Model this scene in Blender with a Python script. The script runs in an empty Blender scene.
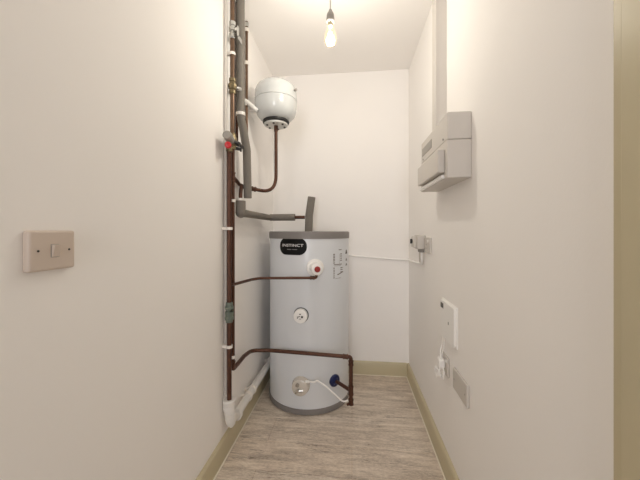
import bpy, bmesh, math, random
from mathutils import Vector, Matrix
random.seed(4)
S = bpy.context.scene
COL = S.collection
R = math.radians

# ------------------------------------------------------------ camera
cd = bpy.data.cameras.new('camera'); cam = bpy.data.objects.new('camera', cd); COL.objects.link(cam)
cd.sensor_width = 36; cd.lens = 295/640*36; cd.shift_y = -9/640; cd.clip_start = .02
cam.location = (0, 0, 1.11); cam.rotation_euler = (R(90), 0, math.atan(32/295))
S.camera = cam
# ------------------------------------------------------------ world, view
W = bpy.data.worlds.new('world'); S.world = W; W.use_nodes = True
bg = W.node_tree.nodes['Background']; bg.inputs[0].default_value = (.86, .92, 1, 1); bg.inputs[1].default_value = .15
S.view_settings.view_transform = 'Standard'; S.view_settings.look = 'None'
S.view_settings.gamma = 1; S.view_settings.use_curve_mapping = False
S.view_settings.exposure = 0.05
S.cycles.max_bounces = 16; S.cycles.diffuse_bounces = 14; S.cycles.transparent_max_bounces = 12
# the bulb's own light
ld = bpy.data.lights.new('bulb_light', 'POINT'); ld.energy = 9.9; ld.color = (1, .965, .885); ld.shadow_soft_size = .028
lo = bpy.data.objects.new('bulb_light', ld); COL.objects.link(lo); lo.location = (-.099, 1.357, 2.005)
# hallway light behind the camera
hd = bpy.data.lights.new('hall_light', 'AREA'); hd.shape = 'RECTANGLE'; hd.size = .9; hd.size_y = 1.9; hd.energy = 52; hd.color = (1, .975, .985)
ho = bpy.data.objects.new('hall_light', hd); COL.objects.link(ho); ho.location = (-.1, -3.6, 1.35); ho.rotation_euler = (R(90), 0, 0)

# ------------------------------------------------------------ materials
def lin(c): return tuple(((x/255)/12.92 if x <= 10 else (((x/255)+.055)/1.055)**2.4) for x in c)
def mat(name, rgb, rough=.5, metal=0, noise=.04, scale=30, bump=0, bscale=200, coat=0, emis=None, spec=.5):
    m = bpy.data.materials.new(name); m.use_nodes = True; nt = m.node_tree; b = nt.nodes['Principled BSDF']
    c = lin(rgb)
    tc = nt.nodes.new('ShaderNodeTexCoord'); nz = nt.nodes.new('ShaderNodeTexNoise'); nz.inputs['Scale'].default_value = scale
    nt.links.new(tc.outputs['Object'], nz.inputs['Vector'])
    mx = nt.nodes.new('ShaderNodeMix'); mx.data_type = 'RGBA'
    mx.inputs[6].default_value = (*[x*(1-noise) for x in c], 1); mx.inputs[7].default_value = (*[min(1, x*(1+noise)) for x in c], 1)
    nt.links.new(nz.outputs['Fac'], mx.inputs[0]); nt.links.new(mx.outputs[2], b.inputs['Base Color'])
    b.inputs['Roughness'].default_value = rough; b.inputs['Metallic'].default_value = metal
    b.inputs['Coat Weight'].default_value = coat; b.inputs['Specular IOR Level'].default_value = spec
    if bump:
        n2 = nt.nodes.new('ShaderNodeTexNoise'); n2.inputs['Scale'].default_value = bscale
        nt.links.new(tc.outputs['Object'], n2.inputs['Vector'])
        bp = nt.nodes.new('ShaderNodeBump'); bp.inputs['Strength'].default_value = bump; bp.inputs['Distance'].default_value = .002
        nt.links.new(n2.outputs['Fac'], bp.inputs['Height']); nt.links.new(bp.outputs[0], b.inputs['Normal'])
    if emis: b.inputs['Emission Color'].default_value = (*emis[0], 1); b.inputs['Emission Strength'].default_value = emis[1]
    return m
M = {}
M['wall'] = mat('painted_plaster', (245, 243, 241), .75, noise=.015, scale=3, bump=.08, bscale=120, spec=.2)
M['ceil'] = mat('ceiling_paint', (247, 245, 243), .8, noise=.01, scale=3, bump=.05, spec=.2)
M['skirt'] = mat('olive_cream_gloss', (196, 186, 156), .35, noise=.03, scale=8)
M['caulk'] = mat('white_sealant', (235, 230, 215), .5)
M['white'] = mat('white_plastic', (242, 241, 239), .35, noise=.01)
M['switch'] = mat('aged_white_plastic', (206, 192, 180), .4, noise=.01)
M['grey_pl'] = mat('pale_grey_plastic', (204, 199, 193), .45, noise=.015)
M['mid_grey'] = mat('mid_grey_plastic', (150, 146, 140), .45, noise=.02)
M['dark'] = mat('dark_plastic', (38, 36, 36), .45)
M['black'] = mat('black_rubber', (22, 22, 22), .5)
M['badge'] = mat('black_badge', (9, 9, 10), .5, noise=.02, spec=.2)
M['case'] = mat('white_enamelled_steel', (217, 221, 226), .32, noise=.012, scale=5, coat=.15)
M['rim'] = mat('grey_rim_plastic', (128, 124, 122), .45, noise=.03)
M['vessel'] = mat('gloss_white_enamel', (203, 206, 206), .22, noise=.01, coat=.3)
M['copper'] = mat('tarnished_copper', (90, 62, 50), .42, metal=.65, noise=.28, scale=40)
M['copper2'] = mat('bright_copper', (110, 88, 72), .38, metal=.7, noise=.2, scale=40)
M['brass'] = mat('brass', (128, 116, 90), .38, metal=.85, noise=.2, scale=90)
M['chrome'] = mat('chrome', (205, 205, 202), .2, metal=.95, noise=.05)
M['zinc'] = mat('zinc_plate', (214, 214, 210), .4, metal=.25, noise=.05)
M['foam'] = mat('grey_pipe_foam', (126, 121, 114), .9, noise=.1, scale=160, bump=.5, bscale=500, spec=.15)
M['tundish'] = mat('grey_green_plastic', (98, 108, 98), .5, noise=.25, scale=180)
M['red'] = mat('red_plastic', (190, 30, 38), .35)
M['darkred'] = mat('red_cap', (150, 42, 38), .35)
M['blue'] = mat('dark_blue_plastic', (22, 34, 84), .35)
M['ink'] = mat('grey_print', (118, 112, 108), .6)
M['inkd'] = mat('dark_print', (62, 58, 56), .6)
M['letter'] = mat('silver_lettering', (225, 225, 225), .4)
M['lettergrey'] = mat('grey_lettering', (125, 125, 125), .4)
M['pvc'] = mat('white_pvc', (226, 224, 220), .3, noise=.01)
M['clip'] = mat('pipe_clip_white', (235, 230, 224), .4, noise=.01)
M['clear'] = mat('milky_plastic', (205, 198, 188), .15, noise=.12, scale=110, coat=.5)
M['fil'] = mat('glowing_filament', (255, 220, 160), .5, emis=((1, .86, .62), 60))

# bulb glass
m = bpy.data.materials.new('bulb_glass'); m.use_nodes = True; nt = m.node_tree
for n in list(nt.nodes):
    if n.type != 'OUTPUT_MATERIAL': nt.nodes.remove(n)
out = nt.nodes['Material Output']; tr = nt.nodes.new('ShaderNodeBsdfTransparent'); tr.inputs[0].default_value = (1, .97, .92, 1)
em = nt.nodes.new('ShaderNodeEmission'); em.inputs[0].default_value = (1, .84, .55, 1); em.inputs[1].default_value = 1.5
gl = nt.nodes.new('ShaderNodeBsdfGlossy'); gl.inputs['Roughness'].default_value = .05
m1 = nt.nodes.new('ShaderNodeMixShader'); m1.inputs[0].default_value = .28
m2 = nt.nodes.new('ShaderNodeMixShader'); m2.inputs[0].default_value = .05
nt.links.new(tr.outputs[0], m1.inputs[1]); nt.links.new(em.outputs[0], m1.inputs[2])
nt.links.new(m1.outputs[0], m2.inputs[1]); nt.links.new(gl.outputs[0], m2.inputs[2]); nt.links.new(m2.outputs[0], out.inputs[0])
M['bulb'] = m

# floor planks, running across the cupboard (grain along x)
m = bpy.data.materials.new('limed_wood_planks'); m.use_nodes = True; nt = m.node_tree; b = nt.nodes['Principled BSDF']; L = nt.links
def N(t, **k):
    n = nt.nodes.new(t)
    for a, v in k.items(): n.inputs[a].default_value = v
    return n
tc = N('ShaderNodeTexCoord')
def mapped(sc):
    mp = N('ShaderNodeMapping', Scale=sc); L.new(tc.outputs['Object'], mp.inputs[0]); return mp
g1 = N('ShaderNodeTexNoise', Scale=1, Detail=8, Roughness=.7, Distortion=.6); L.new(mapped((5, 38, 1)).outputs[0], g1.inputs['Vector'])
g2 = N('ShaderNodeTexNoise', Scale=1, Detail=6, Roughness=.75); L.new(mapped((55, 190, 1)).outputs[0], g2.inputs['Vector'])
g3 = N('ShaderNodeTexNoise', Scale=1, Detail=4, Roughness=.6); L.new(mapped((2.2, 9, 1)).outputs[0], g3.inputs['Vector'])
br = N('ShaderNodeTexBrick'); L.new(mapped((1, 1, 1)).outputs[0], br.inputs['Vector'])
br.offset = .37; br.inputs['Scale'].default_value = 1; br.inputs['Brick Width'].default_value = 1.2; br.inputs['Row Height'].default_value = .19
br.inputs['Mortar Size'].default_value = .0012; br.inputs['Mortar Smooth'].default_value = .3
br.inputs['Color1'].default_value = (.42, .42, .42, 1); br.inputs['Color2'].default_value = (.60, .60, .60, 1); br.inputs['Mortar'].default_value = (.1, .1, .1, 1)
def mth(op, a, c):
    n = nt.nodes.new('ShaderNodeMath'); n.operation = op
    for i, q in enumerate((a, c)):
        if isinstance(q, (int, float)): n.inputs[i].default_value = q
        else: L.new(q, n.inputs[i])
    return n.outputs[0]
fac = mth('ADD', mth('ADD', mth('MULTIPLY', g1.outputs['Fac'], .62), mth('MULTIPLY', g2.outputs['Fac'], .62)), mth('MULTIPLY', g3.outputs['Fac'], .30))
rp = nt.nodes.new('ShaderNodeValToRGB'); L.new(mth('SUBTRACT', fac, .28), rp.inputs[0])
e = rp.color_ramp.elements
e[0].position = .26; e[0].color = (*lin((140, 127, 115)), 1); e[1].position = .70; e[1].color = (*lin((244, 234, 222)), 1)
q = e.new(.42); q.color = (*lin((196, 183, 169)), 1); q = e.new(.54); q.color = (*lin((222, 210, 196)), 1)
mx = nt.nodes.new('ShaderNodeMix'); mx.data_type = 'RGBA'; mx.blend_type = 'OVERLAY'; mx.inputs[0].default_value = .55
g4 = N('ShaderNodeTexNoise', Scale=1, Detail=7, Roughness=.8, Distortion=1.2); L.new(mapped((10, 95, 1)).outputs[0], g4.inputs['Vector'])
g5 = N('ShaderNodeTexNoise', Scale=1, Detail=3, Roughness=.5); L.new(mapped((3.2, 14, 1)).outputs[0], g5.inputs['Vector'])
def ramp(src, a, c):
    n = nt.nodes.new('ShaderNodeMapRange'); L.new(src, n.inputs[0]); n.inputs[1].default_value = a; n.inputs[2].default_value = c; return n.outputs[0]
worn = mth('MULTIPLY', mth('MULTIPLY', ramp(g4.outputs['Fac'], .52, .62), ramp(g5.outputs['Fac'], .44, .60)), .8)
wm = nt.nodes.new('ShaderNodeMix'); wm.data_type = 'RGBA'; wm.inputs[7].default_value = (*lin((112, 98, 86)), 1)
L.new(worn, wm.inputs[0]); L.new(rp.outputs[0], wm.inputs[6]); L.new(wm.outputs[2], mx.inputs[6]); L.new(br.outputs['Color'], mx.inputs[7]); L.new(mx.outputs[2], b.inputs['Base Color'])
b.inputs['Roughness'].default_value = .5; b.inputs['Specular IOR Level'].default_value = .3
bp = N('ShaderNodeBump', Strength=.15, Distance=.002); L.new(fac, bp.inputs['Height']); L.new(bp.outputs[0], b.inputs['Normal'])
M['floor'] = m

# ------------------------------------------------------------ mesh helpers
def obj(name, bm, m, parent=None, smooth=True, auto=35, bevel=0, label=None):
    bmesh.ops.recalc_face_normals(bm, faces=bm.faces)
    me = bpy.data.meshes.new(name); bm.to_mesh(me); bm.free()
    ms = m if isinstance(m, (list, tuple)) else [m]
    for q in ms: me.materials.append(M[q] if isinstance(q, str) else q)
    if smooth:
        for p in me.polygons: p.use_smooth = True
        me.set_sharp_from_angle(angle=R(auto))
    o = bpy.data.objects.new(name, me); COL.objects.link(o)
    if parent is not None: o.parent = parent; o.matrix_parent_inverse = Matrix.Translation(-parent.location)
    if bevel:
        md = o.modifiers.new('bevel', 'BEVEL'); md.width = bevel; md.segments = 3; md.limit_method = 'ANGLE'; md.angle_limit = R(40)
    if label: o['label'] = label
    return o
def tag(o, label, cat, group=None):
    o['label'] = label; o['category'] = cat
    if group: o['group'] = group
    return o
def thing(name, label, cat, loc, group=None):
    o = bpy.data.objects.new(name, None); COL.objects.link(o); o.location = loc; o.empty_display_size = .05
    return tag(o, label, cat, group)
def struct(name, bm, m, **k):
    o = obj(name, bm, m, **k); o['kind'] = 'structure'; return o
def box(a, b_, bm=None):
    bm = bm or bmesh.new()
    r = bmesh.ops.create_cube(bm, size=1)
    for v in r['verts']:
        v.co = Vector([(a[i]+b_[i])/2 + v.co[i]*(b_[i]-a[i]) for i in range(3)])
    return bm
def frame_of(d):
    d = Vector(d).normalized(); u = d.orthogonal().normalized(); return u, d.cross(u), d
def lathe(prof, origin, axis=(0, 0, 1), n=48, bm=None):
    """prof: (radius, distance along axis); ends closed when radius is 0"""
    bm = bm or bmesh.new(); u, w, d = frame_of(axis); o = Vector(origin); rings = []
    for r, h in prof:
        if r < 1e-6: rings.append([bm.verts.new(o+d*h)])
        else: rings.append([bm.verts.new(o+d*h+(u*math.cos(2*math.pi*k/n)+w*math.sin(2*math.pi*k/n))*r) for k in range(n)])
    for A, B in zip(rings, rings[1:]):
        for k in range(n):
            j = (k+1) % n
            if len(A) == 1 and len(B) == 1: continue
            if len(A) == 1: bm.faces.new((A[0], B[k], B[j]))
            elif len(B) == 1: bm.faces.new((A[k], A[j], B[0]))
            else: bm.faces.new((A[k], A[j], B[j], B[k]))
    return bm
def cyl(p0, p1, r, bm=None, n=24, r2=None, ch=0):
    p0 = Vector(p0); p1 = Vector(p1); h = (p1-p0).length; r2 = r if r2 is None else r2
    pr = [(0, 0), (r-ch, 0), (r, ch), (r2, h-ch), (r2-ch, h), (0, h)] if ch else [(0, 0), (r, 0), (r2, h), (0, h)]
    return lathe(pr, p0, p1-p0, n, bm)
def fillet(pts, rad, seg=8):
    pts = [Vector(p) for p in pts]; out = [pts[0]]
    for i in range(1, len(pts)-1):
        a, p, c = pts[i-1], pts[i], pts[i+1]
        d1 = (a-p); d2 = (c-p); ang = d1.angle(d2)
        if ang > R(178): out.append(p); continue
        rr = rad[i] if isinstance(rad, (list, tuple)) else rad
        t = min(rr/math.tan(ang/2), d1.length*.49, d2.length*.49)
        s0 = p+d1.normalized()*t; s1 = p+d2.normalized()*t
        for k in range(seg+1):
            f = k/seg; out.append(s0*(1-f)**2+p*2*f*(1-f)+s1*f*f)
    out.append(pts[-1]); return out
def tube(pts, r, rad=.03, bm=None, n=16, seg=8):
    bm = bm or bmesh.new(); P = fillet(pts, rad, seg)
    Q = [P[0]]
    for p in P[1:]:
        if (p-Q[-1]).length > 1e-5: Q.append(p)
    P = Q; T0 = (P[1]-P[0]).normalized(); u = T0.orthogonal().normalized(); rings = []; prev = T0
    for i, p in enumerate(P):
        t = (P[1]-P[0]) if i == 0 else (P[-1]-P[-2]) if i == len(P)-1 else (P[i+1]-P[i]).normalized()+(P[i]-P[i-1]).normalized()
        t = t.normalized(); u = prev.rotation_difference(t) @ u; prev = t; w = t.cross(u)
        rings.append([bm.verts.new(p+(u*math.cos(2*math.pi*k/n)+w*math.sin(2*math.pi*k/n))*r) for k in range(n)])
    for A, B in zip(rings, rings[1:]):
        for k in range(n):
            j = (k+1) % n; bm.faces.new((A[k], A[j], B[j], B[k]))
    bm.faces.new(rings[0][::-1]); bm.faces.new(rings[-1]); return bm
def fit(p0, p1, r, bm=None, collar=.002):
    """capillary socket: sleeve with a raised ring at each end"""
    p0 = Vector(p0); p1 = Vector(p1); h = (p1-p0).length; c = min(.006, h*.2)
    return lathe([(r*.9, 0), (r+collar, 0), (r+collar, c), (r, c+.001), (r, h-c-.001), (r+collar, h-c), (r+collar, h), (r*.9, h)], p0, p1-p0, 24, bm)
def hexnut(p0, p1, r, bm=None):
    return lathe([(0, 0), (r, 0), (r, (Vector(p1)-Vector(p0)).length), (0, (Vector(p1)-Vector(p0)).length)], p0, Vector(p1)-Vector(p0), 6, bm)

# ------------------------------------------------------------ the room
XL, XR, YB, YF, H = -.632, .434, 2.32, -1.5, 2.35
struct('floor', box((XL-.1, YF, -.06), (XR+.1, YB+.1, 0)), 'floor', smooth=False)
struct('ceiling', box((XL-.1, YF, H), (XR+.1, YB+.1, H+.06)), 'ceil', smooth=False)
struct('wall_left', box((XL-.1, YF, 0), (XL, YB+.1, H)), 'wall', smooth=False)
struct('wall_back', box((XL, YB, 0), (XR, YB+.1, H)), 'wall', smooth=False)
DY0, DY1, DZ = -.33, .455, 2.03           # doorway in the right wall beside the camera
wr = box((XR, DY1, 0), (XR+.1, YB+.1, H)); box((XR, YF, 0), (XR+.1, DY0, H), wr); box((XR, DY0, DZ), (XR+.1, DY1, H), wr)
struct('wall_right', wr, 'wall', smooth=False)
def skirting(name, p0, p1, inward):
    # profile: 100 mm board with an eased top edge; p0->p1 along the wall
    p0 = Vector(p0); p1 = Vector(p1); inn = Vector(inward); bm = bmesh.new()
    prof = [(0, 0), (.018, 0), (.018, .088), (.0165, .093), (.012, .0985), (.006, .1), (0, .1)]
    rows = [[bm.verts.new(p+inn*a+Vector((0, 0, b_))) for a, b_ in prof] for p in (p0, p1)]
    for k in range(len(prof)):
        j = (k+1) % len(prof); bm.faces.new((rows[0][k], rows[0][j], rows[1][j], rows[1][k]))
    bm.faces.new(rows[0]); bm.faces.new(rows[1][::-1])
    o = struct(name, bm, 'skirt', auto=50)
    return o
skirting('baseboard_left', (XL, YF, 0), (XL, YB, 0), (1, 0, 0))
skirting('baseboard_right', (XR, DY1+.069, 0), (XR, YB, 0), (-1, 0, 0))
skirting('baseboard_back', (XL+.018, YB, 0), (XR-.018, YB, 0), (0, -1, 0))
for i, (a, c) in enumerate([((XL+.018, YF, 0), (XL+.024, YB-.018, .004)), ((XR-.024, DY1+.069, 0), (XR-.018, YB-.018, .003)), ((XL+.024, YB-.024, 0), (XR-.024, YB-.018, .003))]):
    struct('trim_%d' % (i+1), box(a, c), 'caulk', smooth=False)
# door frame on the right: architrave, lining and a closed door leaf
ar = bmesh.new()
def arch(y0, y1, z0, z1, bm):
    box((XR-.016, y0, z0), (XR, y1, z1), bm)
arch(DY1, DY1+.069, 0, DZ+.066, ar); arch(DY0-.066, DY0, 0, DZ+.066, ar); arch(DY0, DY1, DZ, DZ+.066, ar)
box((XR-.019, DY1+.006, 0), (XR-.014, DY1+.052, DZ+.05), ar)
o = struct('trim_4', ar, 'skirt', smooth=False, bevel=.003)
ln = box((XR, DY1-.022, 0), (XR+.1, DY1, DZ)); box((XR, DY0, 0), (XR+.1, DY0+.022, DZ), ln); box((XR, DY0+.022, DZ-.022), (XR+.1, DY1-.022, DZ), ln)
struct('trim_5', ln, 'skirt', smooth=False)
dl = struct('door_1', box((XR+.03, DY0+.025, .006), (XR+.07, DY1-.025, DZ-.025)), 'white', smooth=False, bevel=.002)

# ------------------------------------------------------------ hot water cylinder
CX, CY, CR, CH = -.293, 2.022, .2695, 1.108
def on(ang, z, r=CR): a = R(ang); return Vector((CX+r*math.sin(a), CY-r*math.cos(a), z))
def nrm(ang): a = R(ang); return Vector((math.sin(a), -math.cos(a), 0))
cyln = thing('hot_water_cylinder', 'tall white hot water cylinder with grey rims standing in the back corner', 'water heater', (CX, CY, 0))
obj('casing', lathe([(CR-.004, .03), (CR, .032), (CR, 1.064), (CR-.004, 1.066)], (CX, CY, 0), n=96), 'case', cyln)
obj('top_rim', lathe([(0, 1.096), (.22, 1.1), (.25, CH), (.266, CH), (.2745, CH-.004), (.275, CH-.01), (.274, CH-.046), (CR-.002, CH-.046)], (CX, CY, 0), n=96), 'rim', cyln, label='grey plastic rim around the top')
obj('base_rim', lathe([(0, .001), (.265, .001), (.275, .006), (.275, .034), (.2715, .037), (CR-.002, .037)], (CX, CY, 0), n=96), 'rim', cyln, label='grey plastic rim around the bottom')
obj('seam_strip', box((CX-.0005, CY+CR-.001, .04), (CX+.02, CY+CR+.0015, 1.06)), 'rim', cyln)
def stadium(ang0, z0, w, h, r, m, name, parent, thick=.0015, rad=None, n=10, label=None, ni=24):
    """rounded patch wrapped onto the cylinder, with thickness"""
    rad = h/2 if rad is None else rad; bm = bmesh.new(); cols = []
    for i in range(ni+1):
        # denser near ends
        f = .5-.5*math.cos(math.pi*i/ni); x = -w/2+w*f
        d = max(0, abs(x)-(w/2-rad)); hh = h/2-rad+math.sqrt(max(0, rad*rad-d*d))
        cols.append((x, max(hh, 1e-4)))
    fr = []; bk = []
    for x, hh in cols:
        a = ang0+math.degrees(x/r)
        fr.append((bm.verts.new(on(a, z0-hh, r+thick)), bm.verts.new(on(a, z0+hh, r+thick))))
        bk.append((bm.verts.new(on(a, z0-hh, r)), bm.verts.new(on(a, z0+hh, r))))
    for i in range(ni):
        bm.faces.new((fr[i][0], fr[i+1][0], fr[i+1][1], fr[i][1])); bm.faces.new((bk[i][0], bk[i][1], bk[i+1][1], bk[i+1][0]))
        bm.faces.new((fr[i][1], fr[i+1][1], bk[i+1][1], bk[i][1])); bm.faces.new((fr[i][0], bk[i][0], bk[i+1][0], fr[i+1][0]))
    bm.faces.new((fr[0][0], fr[0][1], bk[0][1], bk[0][0])); bm.faces.new((fr[-1][0], bk[-1][0], bk[-1][1], fr[-1][1]))
    return obj(name, bm, m, parent, label=label)
def wrapped_text(txt, size, ang0, z0, r, m, name, parent, extr=.0006, spacing=1.0, bold=0, sx=1):
    cu = bpy.data.curves.new('t', 'FONT'); cu.body = txt; cu.size = size; cu.align_x = 'CENTER'; cu.align_y = 'CENTER'; cu.extrude = extr/2; cu.space_character = spacing; cu.offset = bold
    to = bpy.data.objects.new('t', cu); COL.objects.link(to); bpy.context.view_layer.update()
    me = bpy.data.meshes.new_from_object(to.evaluated_get(bpy.context.evaluated_depsgraph_get()))
    bpy.data.objects.remove(to); bm = bmesh.new(); bm.from_mesh(me)
    for v in bm.verts:
        x, y, z = v.co; v.co = on(ang0+math.degrees(x*sx/r), z0+y, r+extr/2+z)
    return obj(name, bm, m, parent, smooth=False)
BA, BZ = -14.5, 1.016
bd = stadium(BA, BZ, .184, .103, CR, 'badge', 'badge', cyln, .002, rad=.048, label='black oval maker badge')
wrapped_text('INSTINCT', .0235, BA, BZ+.006, CR+.002, 'letter', 'lettering', bd, spacing=1.0, bold=.0001, sx=1.38)
for w, x in ((.03, -.02), (.034, .016)):
    stadium(BA+math.degrees(x/CR), BZ-.018, w, .004, CR+.002, 'lettergrey', 'strapline', bd, .0006, rad=.001, ni=6)
# data label: pale sheet with rows of grey print
LA, LZ = 52, .905
lb = stadium(LA, LZ, .115, .19, CR, 'case', 'data_label', cyln, .0008, rad=.003, label='clear sticker with grey printed table')
bm = bmesh.new()
def patch(bm, a, z, w, h, r):
    n = max(2, int(w/.012)+1); vs = []
    for i in range(n+1):
        x = -w/2+w*i/n; q = a+math.degrees(x/r); vs.append((bm.verts.new(on(q, z-h/2, r)), bm.verts.new(on(q, z+h/2, r))))
    for i in range(n): bm.faces.new((vs[i][0], vs[i+1][0], vs[i+1][1], vs[i][1]))
rr = CR+.0012
patch(bm, LA+2, .992, .030, .005, rr)
for z in (.965, .955, .945, .935, .925, .912): patch(bm, LA-9.5, z, .014, .0065, rr)
for z in (.965, .952, .938, .925): patch(bm, LA+4, z, .018, .006, rr)
patch(bm, LA-2, .901, .075, .005, rr); patch(bm, LA-3, .893, .06, .002, rr)
for z in (.88, .868, .857, .845, .832, .82): patch(bm, LA-9.5, z, .011, .0065, rr)
for z in (.878, .866, .852): patch(bm, LA+5, z, .024, .0055, rr)
for x, z in ((-2, .838), (1, .842), (4, .846), (7, .85)): patch(bm, LA+x, z, .018, .006, rr)
patch(bm, LA-2, .815, .05, .0022, rr); patch(bm, LA+1, .93, .0018, .07, rr)
obj('printed_table', bm, 'ink', lb, smooth=False)
for z, w, h in ((.975, .034, .026), (.925, .022, .016), (.893, .026, .014)):
    bm = bmesh.new(); n = 5
    for k in range(n):
        f = (k+.5)/n; ww = w*(.35+.65*(1-f)) if k else w
        patch(bm, 71, z-h/2+f*h, ww, h/n*1.0, rr)
    obj('warning_symbol', bm, 'inkd', cyln, smooth=False, label='small dark printed symbol near the right edge')
# temperature and pressure relief valve with red cap
A, z = 15.6, .890
o_, n_ = on(A, z), nrm(A)
rv = obj('relief_valve', lathe([(.053, -.002), (.053, .003), (.050, .007), (.036, .009), (.034, .03), (0, .031)], o_, n_, 40), 'white', cyln, label='white round collar of the relief valve')
obj('valve_head', lathe([(.0, .031), (.02, .031), (.021, .04), (.022, .07), (.020, .076), (0, .076)], o_, n_, 30), 'brass', rv)
obj('cap_ring', lathe([(.0225, .060), (.034, .062), (.036, .072), (.033, .081), (.019, .085), (0, .0845)], o_, n_, 36), 'white', rv)
obj('red_cap', lathe([(.0, .0846), (.017, .0846), (.0175, .089), (.014, .093), (.006, .0935), (0, .093)], o_, n_, 24), 'darkred', rv, label='red centre button')
# side immersion / thermostat cover
A, z = -2.4, .604
o_, n_ = on(A, z), nrm(A)
tcv = obj('thermostat_cover', lathe([(.046, -.003), (.046, .002), (.042, .003)], o_, n_, 40), 'black', cyln, label='thin black seal ring')
obj('cap', lathe([(.0425, -.003), (.0425, .016), (.040, .022), (.03, .024), (0, .024)], o_+Vector((-.0015, 0, -.003)), n_, 40), 'white', tcv)
bm = bmesh.new()
def facing(bm, o, n, off, x, y, w, h):
    u = Vector((-n.y, n.x, 0)); c = o+n*off+u*x+Vector((0, 0, y))
    vs = [bm.verts.new(c+u*a*w/2+Vector((0, 0, b_*h/2))) for a, b_ in ((-1, -1), (1, -1), (1, 1), (-1, 1))]
    bm.faces.new(vs)
of = o_+Vector((-.0015, 0, -.003))
for x, y, w, h in ((0, .014, .010, .006), (-.014, -.003, .010, .005), (-.004, .000, .012, .004), (.012, -.002, .012, .012), (-.016, -.010, .006, .004), (.0, -.014, .014, .003)):
    facing(bm, of, n_, .0244, x, y, w, h)
obj('printed_marks', bm, 'inkd', tcv, smooth=False)
# lower immersion cover (clear plastic) with gland
A, z = -2.6, .182
o_, n_ = on(A, z), nrm(A)
im = obj('immersion_cover', lathe([(.055, -.003), (.055, .004), (.051, .02), (.048, .034), (.039, .038), (0, .038)], o_, n_, 40), 'clear', cyln, label='milky clear immersion heater cover')
bm = bmesh.new(); u_ = Vector((-n_.y, n_.x, 0))
tube([o_+n_*.040+u_*-.026+Vector((0, 0, -.026)), o_+n_*.045+u_*-.004+Vector((0, 0, -.010)), o_+n_*.040+u_*.022+Vector((0, 0, -.010))], .009, .01, bm)
cyl(o_+n_*.036+u_*-.012+Vector((0, 0, .02)), o_+n_*.046+u_*-.012+Vector((0, 0, .02)), .012, bm)
obj('terminal_block', bm, 'chrome', im)
gs = o_+n_*.024+u_*.032+Vector((0, 0, .036))
obj('cable_gland', cyl(gs, gs+u_*.022+Vector((0, 0, .002)), .0085, ch=.001), 'white', im)
ge = gs+u_*.024+Vector((0, 0, .002))
# cold inlet collar
A, z = 43, .186
o_, n_ = on(A, z), nrm(A)
BLUE = o_+n_*.02
bl = obj('cold_inlet_collar', lathe([(.037, -.003), (.038, .006), (.034, .012), (.02, .014), (.018, .02), (0, .02)], o_, n_, 36), 'blue', cyln, label='dark blue collar of the cold inlet')

# ------------------------------------------------------------ white flex from the immersion cover
V = Vector
fl = tube([ge+V((.001, 0, 0)), ge+V((.03, -.005, 0)), V((-.205, 1.722, .232)), V((-.150, 1.70, .212)), V((-.098, 1.692, .172)), V((-.056, 1.692, .136)), V((-.038, 1.694, .134)), V((-.023, 1.700, .140))], .0046, .06)
tag(obj('heater_flex', fl, 'white'), 'white flex curving from the clear heater cover to the lower pipe end', 'cable')

# ------------------------------------------------------------ expansion vessel on left wall
VX, VY = -.467, 1.784
ev = thing('expansion_vessel', 'white domed pressure vessel bracketed high on the left wall', 'expansion vessel', (VX, VY, 1.76))
pr = [(.052, 1.784), (.075, 1.788), (.097, 1.799), (.115, 1.820), (.1245, 1.848), (.1275, 1.878), (.128, 1.903), (.1255, 1.906), (.1255, 1.909), (.1295, 1.911), (.1290, 1.916), (.128, 1.950), (.1255, 1.972), (.116, 1.994), (.094, 2.014), (.055, 2.026), (0, 2.030)]
obj('vessel_shell', lathe(pr, (VX, VY, 0), n=72), 'vessel', ev)
obj('gasket_ring', lathe([(.05, 1.788), (.079, 1.790), (.081, 1.785), (.081, 1.777), (.077, 1.772), (.05, 1.772)], (VX, VY, 0), n=48), 'black', ev, label='black ring under the vessel')
fp = obj('flange_plate', lathe([(0, 1.760), (.070, 1.760), (.072, 1.763), (.072, 1.7717), (.05, 1.7718), (0, 1.772)], (VX, VY, 0), n=48), 'zinc', ev, label='silver bolted plate')
for k in range(6):
    a = R(60*k+30); p = V((VX+.055*math.cos(a), VY+.055*math.sin(a), 1.7545))
    obj('bolt', hexnut(p, p+V((0, 0, .006)), .007), 'dark', fp, smooth=False)
obj('union_nut', hexnut((VX, VY, 1.727), (VX, VY, 1.760), .014), 'copper', ev, smooth=False)
obj('air_valve', cyl((VX+.122, VY-.04, 1.955), (VX+.138, VY-.045, 1.955), .008, ch=.001), 'mid_grey', ev)
bk = box((XL, 1.70, 1.83), (XL+.003, 1.87, 1.91)); box((XL, 1.775, 1.84), (-.590, 1.779, 1.90), bk); box((XL, 1.70, 1.83), (-.575, 1.735, 1.834), bk)
tube([V((XL+.003, 1.69, 1.885)), V((-.60, 1.68, 1.86)), V((-.556, 1.695, 1.822))], .011, .02, bk)
obj('wall_bracket', bk, 'white', ev, bevel=.001)

# ------------------------------------------------------------ pipes
def clip(p, r, axis, parent, wall=XL, m='clip', w=.014):
    """moulded ring clip standing off the left wall"""
    ax = {'z': V((0, 0, 1)), 'y': V((0, 1, 0))}[axis]; p = V(p)
    bm = lathe([(r+.0006, -w/2), (r+.004, -w/2), (r+.004, w/2), (r+.0006, w/2), (r+.0006, -w/2)], p, ax, 28)
    if p.x-r-.003 > wall+.001:
        if axis == 'z': box((wall, p.y-.007, p.z-w/2), (p.x-r-.001, p.y+.007, p.z+w/2), bm)
        else: box((wall, p.y-w/2, p.z-.007), (p.x-r-.001, p.y+w/2, p.z+.007), bm)
    return obj('pipe_clip', bm, m, parent, label='white plastic pipe clip')
PX = -.598
P1, P2 = 1.390, 1.428    # discharge pipe, cold main (distance along the wall)
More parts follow.
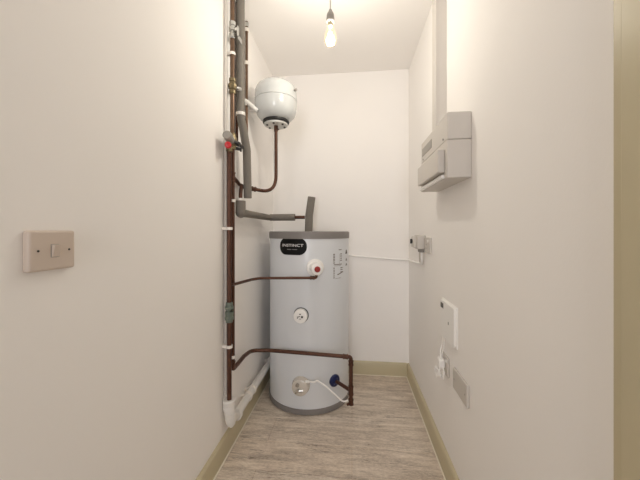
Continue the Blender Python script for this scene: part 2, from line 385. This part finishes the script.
# cold main
cm = thing('copper_pipe', 'copper main with brass valves, running down the left wall beside the grey lagged pipe', 'pipe', (PX, P2, .4))
obj('pipe', tube([(PX, P2, H), (PX, P2, 1.60)], .0115), 'copper2', cm)
obj('pipe', tube([(PX, P2, 1.52), (PX, P2, .412), (PX, P2+.05, .412)], .0115, .03), 'copper', cm)
vb = obj('stop_valve', lathe([(.0, -.045), (.014, -.045), (.0165, -.04), (.0165, -.022), (.012, -.02), (.013, -.008), (.019, -.006), (.02, .008), (.013, .012), (.013, .02), (.0165, .022), (.0165, .04), (.0, .042)], (PX, P2, 2.12), n=8), 'chrome', cm, smooth=False, label='chrome isolating valve')
bm = cyl((PX, P2, 2.12), (PX+.032, P2-.004, 2.122), .009); box((PX+.028, P2-.002, 2.072), (PX+.033, P2+.045, 2.098), bm); box((PX+.028, P2-.012, 2.085), (PX+.033, P2+.008, 2.135), bm)
obj('lever', bm, 'chrome', vb, bevel=.002)
vb = obj('check_valve', lathe([(.0, -.04), (.014, -.04), (.0165, -.036), (.0165, -.024), (.013, -.02), (.019, -.014), (.022, -.004), (.022, .006), (.017, .014), (.014, .022), (.0165, .024), (.0165, .038), (0, .04)], (PX, P2, 1.838), n=12), 'brass', cm, smooth=False, label='brass valve body')
bm = cyl((PX, P2, 1.835), (PX+.02, P2+.03, 1.84), .008); cyl((PX+.018, P2+.027, 1.8395), (PX+.024, P2+.044, 1.842), .011, bm, ch=.002)
obj('drain_plug', bm, 'chrome', vb)
obj('elbow_socket', fit((PX, P2, .43), (PX, P2, .455), .0135), 'copper', cm)
bm = fit((PX, P2, 1.355), (PX, P2, 1.405), .0135)
obj('tee', bm, 'copper', cm)
clip((PX, P2, 1.262), .0115, 'z', cm); clip((PX, P2, .478), .0115, 'z', cm); clip((PX, P2, 2.0), .0115, 'z', cm)
# pressure reducing valve group
pv = thing('pressure_valve', 'brass pressure control valve with red cap where the two copper pipes meet', 'valve', (PX, P2, 1.55))
bm = hexnut((PX, P2, 1.52), (PX, P2, 1.545), .019); cyl((PX+.004, P1, 1.535), (PX+.014, P1-.046, 1.515), .012, bm); lathe([(0, 0), (.021, 0), (.024, .01), (.024, .03), (.018, .04), (.018, .055), (0, .055)], (PX, P2, 1.545), (0, 0, 1), 24, bm)
cyl((PX+.002, P1-.012, 1.53), (PX+.002, P2+.005, 1.56), .015, bm); hexnut((PX, P1, 1.498), (PX, P1, 1.52), .017, bm); cyl((PX, P1, 1.515), (PX, P1, 1.545), .013, bm)
obj('valve_body', bm, 'brass', pv)
obj('bonnet', cyl((PX+.008, P1-.002, 1.553), (PX+.018, P1-.070, 1.560), .021, ch=.004), 'mid_grey', pv, label='grey plastic bonnet')
obj('red_knob', lathe([(0, 0), (.012, 0), (.015, .004), (.016, .022), (.012, .027), (0, .028)], (PX+.014, P1-.045, 1.514), (.35, -.93, -.05), 12), 'red', pv, smooth=False, label='red relief knob')
bm = cyl((-.577, 1.345, 1.549), (-.577, 1.515, 1.555), .0088, ch=.001); hexnut((-.577, 1.44, 1.5524), (-.577, 1.462, 1.5532), .013, bm)
obj('balanced_outlet', bm, 'dark', pv, label='dark outlet pipe running behind the lagging')
bm = cyl((PX+.01, P2+.012, 1.53), (PX+.036, P2+.022, 1.525), .008); cyl((PX+.034, P2+.021, 1.5255), (PX+.040, P2+.023, 1.5245), .013, bm, ch=.001)
obj('gauge_port', bm, 'dark', pv)
# discharge pipe with tundish
dp = thing('copper_pipe', 'dark copper discharge pipe with grey-green tundish, dropping into the white waste elbow', 'pipe', (PX, P1, .26))
obj('pipe', tube([(PX, P1, 1.50), (PX, P1, .745)], .0112), 'copper', dp)
obj('pipe', tube([(PX, P1, .675), (PX, P1, .255)], .0112), 'copper', dp)
td = lathe([(.0, .761), (.015, .761), (.017, .758), (.017, .744), (.019, .742), (.021, .736), (.021, .728), (.009, .726), (.009, .716), (.0, .716)], (PX, P1, 0), n=20)
lathe([(.006, .706), (.020, .716), (.021, .714), (.019, .692), (.021, .690), (.021, .676), (.017, .674), (.016, .663), (0, .663)], (PX, P1, 0), n=20, bm=td)
for k in range(3):
    a = R(120*k+40); cyl((PX+.018*math.cos(a), P1+.018*math.sin(a), .712), (PX+.018*math.cos(a), P1+.018*math.sin(a), .730), .003, td, 8)
obj('tundish', td, 'tundish', dp, label='grey-green plastic tundish')
for z in (1.122, .544): clip((PX, P1, z), .0112, 'z', dp)
# pale pipe against the wall
wp = thing('white_pipe', 'thin pale pipe running full height on the left wall, nearest the camera', 'pipe', (XL+.009, 1.40, .27))
obj('pipe', tube([(XL+.009, 1.404, H), (XL+.009, 1.404, .30)], .007), 'grey_pl', wp)
# slim copper pipe behind the lagging
sp = tube([(XL+.010, 1.545, H), (XL+.010, 1.545, 1.60)], .0075)
tag(obj('copper_pipe', sp, 'copper'), 'slim copper pipe squeezed behind the tall grey lagging at the ceiling', 'pipe')
# long 15 mm pipe with white clips, right of lagging
dq = thing('copper_pipe', 'slim copper pipe with white clips dropping from the ceiling right of the lagging', 'pipe', (XL+.012, 1.69, 1.37))
obj('pipe', tube([(XL+.012, 1.69, H), (XL+.012, 1.69, 1.372)], .0078), 'copper2', dq)
for z in (2.300, 2.104): clip((XL+.012, 1.69, z), .0078, 'z', dq, w=.02)
obj('compression_nut', hexnut((XL+.0125, 1.69, 2.318), (XL+.0125, 1.69, 2.342), .012), 'chrome', dq, smooth=False)
obj('compression_nut', hexnut((XL+.0125, 1.69, 1.85), (XL+.0125, 1.69, 1.875), .012), 'chrome', dq, smooth=False)
# tall insulated pipe
ip = thing('insulated_pipe', 'tall pipe in thick grey foam lagging from ceiling, kinking right halfway down', 'insulated pipe', (-.585, 1.6, 1.29))
obj('foam_lagging', tube([(-.586, 1.505, H), (-.586, 1.505, 1.72), (-.580, 1.525, 1.66), (-.570, 1.555, 1.55), (-.568, 1.565, 1.29)], .0215, .12, n=28), 'foam', ip)
bm = lathe([(.0228, -.008), (.0245, -.008), (.0245, .008), (.0228, .008), (.0228, -.008)], (-.586, 1.507, 1.728), (0, 0, 1), 28)
obj('cable_tie', bm, 'clip', ip, label='white strap around the lagging')
# lower insulated run
bp_ = thing('insulated_pipe', 'short horizontal pipe in grey foam lagging linking wall pipes to cylinder top', 'insulated pipe', (-.575, 1.6, 1.2))
YT = CY
obj('foam_lagging', tube([(-.580, 1.49, 1.268), (-.580, 1.49, 1.205), (-.580, 1.50, 1.205)], .026, .02, n=28), 'foam', bp_)
obj('foam_lagging', tube([(-.580, 1.495, 1.205), (-.580, YT, 1.205), (-.560, YT, 1.205)], .0205, .03, n=28), 'foam', bp_)
obj('foam_lagging', tube([(-.572, YT, 1.205), (-.395, YT, 1.205)], .0235, n=28), 'foam', bp_)
obj('pipe', tube([(-.42, YT, 1.205), (-.325, YT, 1.205)], .0112), 'copper', bp_)
obj('pipe', tube([(-.580, 1.49, 1.26), (-.580, 1.49, 1.30), (-.600, 1.555, 1.36)], .010, .03), 'copper', bp_)
clip((-.580, 1.49, 1.274), .012, 'z', bp_)
ri = thing('insulated_pipe', 'upright stub of grey foam lagging rising from the cylinder lid', 'insulated pipe', (CX-.005, YT, CH))
obj('foam_lagging', tube([(CX-.006, YT, CH-.006), (CX-.002, YT, 1.22), (CX+.016, YT, 1.345)], .0265, .2, n=28), 'foam', ri)
# expansion pipe
ep = thing('copper_pipe', 'slim copper pipe hanging from the expansion vessel and bending back to wall', 'pipe', (VX, VY, 1.36))
obj('pipe', tube([(VX, VY, 1.735), (VX, VY, 1.342), (XL+.021, 1.60, 1.358), (XL+.016, 1.56, 1.368), (XL+.016, 1.49, 1.39), (PX-.004, P2+.008, 1.392)], .0102, [0, .112, .02, .05, .02, 0], n=16, seg=12), 'copper', ep)
a = V((XL+.021, 1.60, 1.358)); d = (V((VX, VY, 1.342))-a).normalized()
obj('coupling', fit(a+d*.06, a+d*.085, .0125), 'copper', ep)
# relief valve discharge
A, z = 15.6, .890
rp0 = on(A, z)+nrm(A)*.052
fp_ = thing('copper_pipe', 'slim copper pipe crossing level from the wall to the red capped valve', 'pipe', (-.4, 1.66, .835))
obj('pipe', tube([(PX+.004, P1+.012, .845), (PX+.012, P1+.05, .842), (-.560, 1.60, .838), (-.53, 1.665, .836), (rp0.x, rp0.y, .836), (rp0.x, rp0.y, .862)], .0078, [0, .03, .06, .05, .012, 0], seg=10), 'copper', fp_)
obj('elbow', fit((rp0.x-.036, rp0.y, .836), (rp0.x-.012, rp0.y, .836), .0098), 'copper', fp_)
# cold feed
VP = V((-.006, 1.712, 0))
cf = thing('copper_pipe', 'thick copper feed pipe crossing low over the cylinder front and elbowing down', 'pipe', (-.3, 1.72, .385))
obj('pipe', tube([(PX, P2+.035, .412), (PX+.001, P2+.07, .412), (-.602, 1.60, .408), (-.600, 1.715, .394), (-.50, 1.738, .390), (VP.x, VP.y, .383), (VP.x, VP.y, .118)], .0112, [0, .05, .05, .06, .05, .016, 0], n=20, seg=10), 'copper', cf)
obj('elbow', fit((VP.x-.045, VP.y+.002, .3833), (VP.x-.018, VP.y, .3832), .0132), 'copper', cf)
obj('elbow', fit((VP.x, VP.y, .335), (VP.x, VP.y, .362), .0132), 'copper', cf)
obj('tee', fit((VP.x, VP.y, .165), (VP.x, VP.y, .215), .0135), 'copper', cf)
bm = tube([VP+V((0, 0, .188)), V((BLUE.x, BLUE.y, .187))+nrm(43)*.001], .0108)
obj('branch', bm, 'copper', cf)
bm = fit(VP+V((0, 0, .108)), VP+V((0, 0, .14)), .0135); cyl(VP+V((0, .0, .12)), VP+V((-.02, -.02, .118)), .008, bm)
obj('drain_cock', bm, 'copper', cf)

# ------------------------------------------------------------ white waste pipe
wz, wx = .166, -.590
ws = thing('waste_pipe', 'white plastic waste pipe running above the left skirting behind the cylinder', 'waste pipe', (wx, 1.4, .1))
obj('pipe', tube([(wx, P1+.06, wz), (wx, 2.29, wz)], .0212, n=28), 'pvc', ws)
bm = tube([(PX, P1, .262), (PX+.001, P1, .222), (PX+.005, P1+.035, .188), (wx, P1+.075, wz)], .0268, .05, n=28)
lathe([(.012, .285), (.027, .285), (.0305, .282), (.0305, .262), (.028, .258), (.0295, .254), (.0295, .238), (.026, .236)], (PX, P1, 0), n=32, bm=bm)
lathe([(0, .076), (.010, .074), (.020, .060), (.0265, .035), (.0275, 0), (0, 0)], (PX+.003, P1+.004, .218), (.03, .12, -1), 28, bm)
cyl((wx+.002, P1+.062, wz+.002), (wx, P1+.088, wz), .0285, bm, 32, ch=.002)
obj('elbow', bm, 'pvc', ws, label='white bossed elbow fitting')
for y in (1.63, 1.70, 2.1): clip((wx, y, wz), .0212, 'y', ws, w=.02)

# ------------------------------------------------------------ pendant bulb
BX, BY = -.099, 1.357
pl = thing('pendant_light', 'bare glowing filament bulb hanging from the ceiling on a short flex', 'lamp', (BX, BY, H))
obj('ceiling_rose', lathe([(0, H), (.05, H), (.05, H-.006), (.044, H-.02), (.018, H-.026), (0, H-.026)], (BX, BY, 0)), 'white', pl)
obj('flex', cyl((BX, BY, 2.125), (BX, BY, H-.024), .0032, n=12), 'grey_pl', pl)
obj('lamp_holder', lathe([(0, 2.13), (.006, 2.13), (.009, 2.122), (.0145, 2.112), (.017, 2.105), (.0175, 2.096), (.0155, 2.094), (.0155, 2.091), (.0185, 2.089), (.0195, 2.08), (.0185, 2.072), (.015, 2.068), (0, 2.068)], (BX, BY, 0), n=32), 'mid_grey', pl)
bb = obj('bulb', lathe([(.0135, 2.0660), (.014, 2.0570), (.016, 2.0471), (.021, 2.0336), (.027, 2.0174), (.0298, 2.0021), (.030, 1.9931), (.0285, 1.9814), (.024, 1.9715), (.016, 1.9643), (.008, 1.9616), (0, 1.9607)], (BX, BY, 0), n=40), 'bulb', pl)
obj('bulb_cap', lathe([(0, 2.0675), (.0132, 2.0675), (.0132, 2.052), (.006, 2.046), (0, 2.045)], (BX, BY, 0), n=24), 'brass', bb)
for k in range(4):
    a = R(90*k+20); b1 = V((BX+.006*math.cos(a), BY+.006*math.sin(a), 2.026)); b2 = V((BX+.014*math.cos(a), BY+.014*math.sin(a), 1.988))
    obj('filament', cyl(b1, b2, .0013, n=8), 'fil', bb)

# ------------------------------------------------------------ consumer unit and trunking
cu = thing('consumer_unit', 'boxy pale fuse box with protruding flap, high on the right wall', 'fuse box', (XR, 1.33, 1.306))
obj('casing', box((.349, 1.129, 1.448), (XR, 1.54, 1.549)), 'grey_pl', cu, bevel=.004)
obj('casing', box((.347, 1.127, 1.306), (XR, 1.541, 1.4465)), 'grey_pl', cu, bevel=.004)
obj('door', box((.322, 1.155, 1.330), (.3475, 1.50, 1.418)), 'grey_pl', cu, bevel=.004)
obj('lower_lip', box((.336, 1.16, 1.309), (.348, 1.52, 1.322)), 'white', cu, bevel=.002)
wf = obj('window', box((.3472, 1.345, 1.478), (.3492, 1.517, 1.516)), 'mid_grey', cu, bevel=.0006, label='small dark grey window')
for y, z in ((1.18, 1.462), (1.50, 1.462)):
    obj('screw', cyl((.3492, y, z), (.3475, y, z), .004, n=12), 'dark', cu)
tk = box((.387, 1.415, 1.549), (XR, 1.475, H)); box((.385, 1.413, 1.56), (.389, 1.477, H-.002), tk)
tag(obj('cable_trunking', tk, 'grey_pl', bevel=.002), 'white square cable trunking rising from fuse box to ceiling', 'trunking')

# ------------------------------------------------------------ plates on walls
def plate(a, b_, name, m, parent, bev=.003, label=None): return obj(name, box(a, b_), m, parent, bevel=bev, label=label)
ls = thing('light_switch', 'single rocker light switch on the left wall close to the camera', 'light switch', (XL, .545, 1.03))
bm = box((XL, .502, 1.029), (XL+.016, .598, 1.111))
obj('plate', bm, 'switch', ls, bevel=.005)
bm = bmesh.new(); pts = [(XL+.0162, -.0125), (XL+.0215, -.0125), (XL+.0175, .0125), (XL+.0162, .0125)]
ya, yb = .545, .560
vs = [[bm.verts.new((x, y, 1.069+z)) for x, z in ((XL+.015, -.0125), (XL+.0185, -.0125), (XL+.024, .0125), (XL+.015, .0125))] for y in (ya, yb)]
for k in range(4): bm.faces.new((vs[0][k], vs[0][(k+1) % 4], vs[1][(k+1) % 4], vs[1][k]))
bm.faces.new(vs[0]); bm.faces.new(vs[1][::-1])
obj('rocker', bm, 'switch', ls, bevel=.0006)
obj('rocker_gap', box((XL+.0155, ya-.0016, 1.0555), (XL+.0164, yb+.001, 1.0825)), 'mid_grey', ls)
for y in (.519, .583): obj('screw', cyl((XL+.0145, y, 1.070), (XL+.0166, y, 1.070), .0023, n=14), 'dark', ls)

so = thing('socket_outlet', 'white switched socket on right wall, touching the grey isolator box', 'socket', (XR, 1.75, .99))
plate((XR-.011, 1.672, .985), (XR, 1.79, 1.073), 'plate', 'grey_pl', so, .003)
obj('rocker', box((XR-.0145, 1.70, 1.045), (XR-.010, 1.712, 1.060)), 'white', so, bevel=.001)
bm = bmesh.new()
for y, z, w, h in ((1.745, 1.033, .004, .010), (1.733, 1.012, .008, .003), (1.757, 1.012, .008, .003)):
    box((XR-.0114, y-w/2, z-h/2), (XR-.0108, y+w/2, z+h/2), bm)
obj('pin_holes', bm, 'dark', so, smooth=False)

ib = thing('isolator_box', 'pale grey isolator box beyond the socket with two cables entering beneath', 'isolator', (XR, 1.87, .98))
bm = box((XR-.050, 1.80, 1.002), (XR-.0, 1.885, 1.086))
obj('enclosure', bm, 'grey_pl', ib, bevel=.006)
bm = box((XR-.070, 1.808, 1.010), (XR-.0495, 1.877, 1.078)); obj('cover', bm, 'grey_pl', ib, bevel=.006)
bm = cyl((XR-.069, 1.845, 1.048), (XR-.074, 1.845, 1.048), .013, ch=.001); box((XR-.082, 1.842, 1.034), (XR-.072, 1.848, 1.062), bm)
obj('rotary_knob', bm, 'dark', ib, label='small dark rotary knob')
for y in (1.822, 1.862):
    g = obj('cable_gland', lathe([(0, .982), (.010, .982), (.013, .986), (.013, 1.001), (0, 1.001)], (XR-.020, y, 0), n=8), 'mid_grey', ib, smooth=False)
sw = tube([(XR-.020, 1.822, .984), (XR-.018, 1.825, .93), (XR-.012, 1.86, .908), (XR-.008, 2.0, .900), (XR-.008, 2.25, .892), (XR-.012, YB-.009, .890), (XR-.12, YB-.008, .893), (.20, YB-.008, .902), (.02, YB-.008, .915), (-.06, YB-.010, .930)], .0065, .03)
tag(obj('power_cable', sw, 'white'), 'white cable sagging along the back wall from cylinder towards isolator box', 'cable')
sv = tube([(XR-.020, 1.862, .984), (XR-.020, 1.862, .94), (XR-.015, 1.872, .916), (XR-.006, 1.90, .914)], .0065, .02)
tag(obj('supply_cable', sv, 'grey_pl'), 'short grey cable dropping from the isolator box into the right wall', 'cable')

# heating controller
hc = thing('heating_controller', 'white wall-mounted heating controller with small dark display, low on right wall', 'controller', (XR, 1.37, .61))
bm = bmesh.new(); ys = [(1.275, .632), (1.275, .782), (1.283, .789), (1.457, .787), (1.465, .780), (1.465, .65), (1.44, .617), (1.29, .617)]
fr = [[bm.verts.new((x, y, z)) for y, z in ys] for x in (XR, XR-.015)]
for k in range(len(ys)): bm.faces.new((fr[0][k], fr[0][(k+1) % 8], fr[1][(k+1) % 8], fr[1][k]))
bm.faces.new(fr[0]); bm.faces.new(fr[1])
obj('casing', bm, 'white', hc, bevel=.005)
obj('display', box((XR-.0158, 1.415, .752), (XR-.0145, 1.455, .775)), 'dark', hc, label='small dark display')
obj('button', box((XR-.0165, 1.34, .700), (XR-.0145, 1.346, .712)), 'mid_grey', hc)
obj('wall_frame', box((XR-.006, 1.268, .620), (XR-.0, 1.47, .792)), 'white', hc, bevel=.002)

ss = thing('socket_outlet', 'single socket on right wall below the heating controller, behind a plug', 'socket', (XR, 1.42, .45))
plate((XR-.010, 1.372, .452), (XR, 1.458, .538), 'plate', 'grey_pl', ss, .003)
obj('rocker', box((XR-.0135, 1.384, .515), (XR-.009, 1.394, .528)), 'white', ss, bevel=.001)
pg = thing('plug', 'white three-pin plug with a tangled coil of white flex below controller', 'plug', (XR-.03, 1.42, .49))
bm = box((XR-.038, 1.398, .480), (XR-.0105, 1.440, .522))
obj('plug_body', bm, 'white', pg, bevel=.008)
pts = []
for k in range(46):
    a = k*.93; rr_ = .020+.007*math.sin(k*1.7)
    pts.append(V((XR-.036+.016*math.sin(k*.61), 1.405+rr_*1.25*math.cos(a), .466+.022*math.sin(a)+.008*math.cos(k*2.3))))
obj('coiled_flex', tube([V((XR-.034, 1.415, .482))]+pts, .0023, .012, n=8, seg=4), 'white', pg, label='tangled thin white flex')
cw = tube([(XR-.012, 1.43, .617), (XR-.014, 1.438, .58), (XR-.024, 1.43, .55), (XR-.026, 1.42, .521)], .003, .02, n=10)
tube([(XR-.014, 1.40, .617), (XR-.016, 1.405, .58), (XR-.020, 1.415, .55), (XR-.022, 1.413, .5205)], .0025, .02, cw, n=10)
tag(obj('controller_cable', cw, 'white'), 'thin white twin wires from the heating controller down to plug', 'cable')

bp2 = thing('blanking_plate', 'wide pale plate on right wall just above the skirting, nearest camera', 'wall plate', (XR, 1.22, .445))
plate((XR-.011, 1.147, .450), (XR, 1.300, .536), 'plate', 'grey_pl', bp2, .004)
for y in (1.165, 1.282): obj('screw', cyl((XR-.0102, y, .493), (XR-.0118, y, .493), .003, n=12), 'mid_grey', bp2)
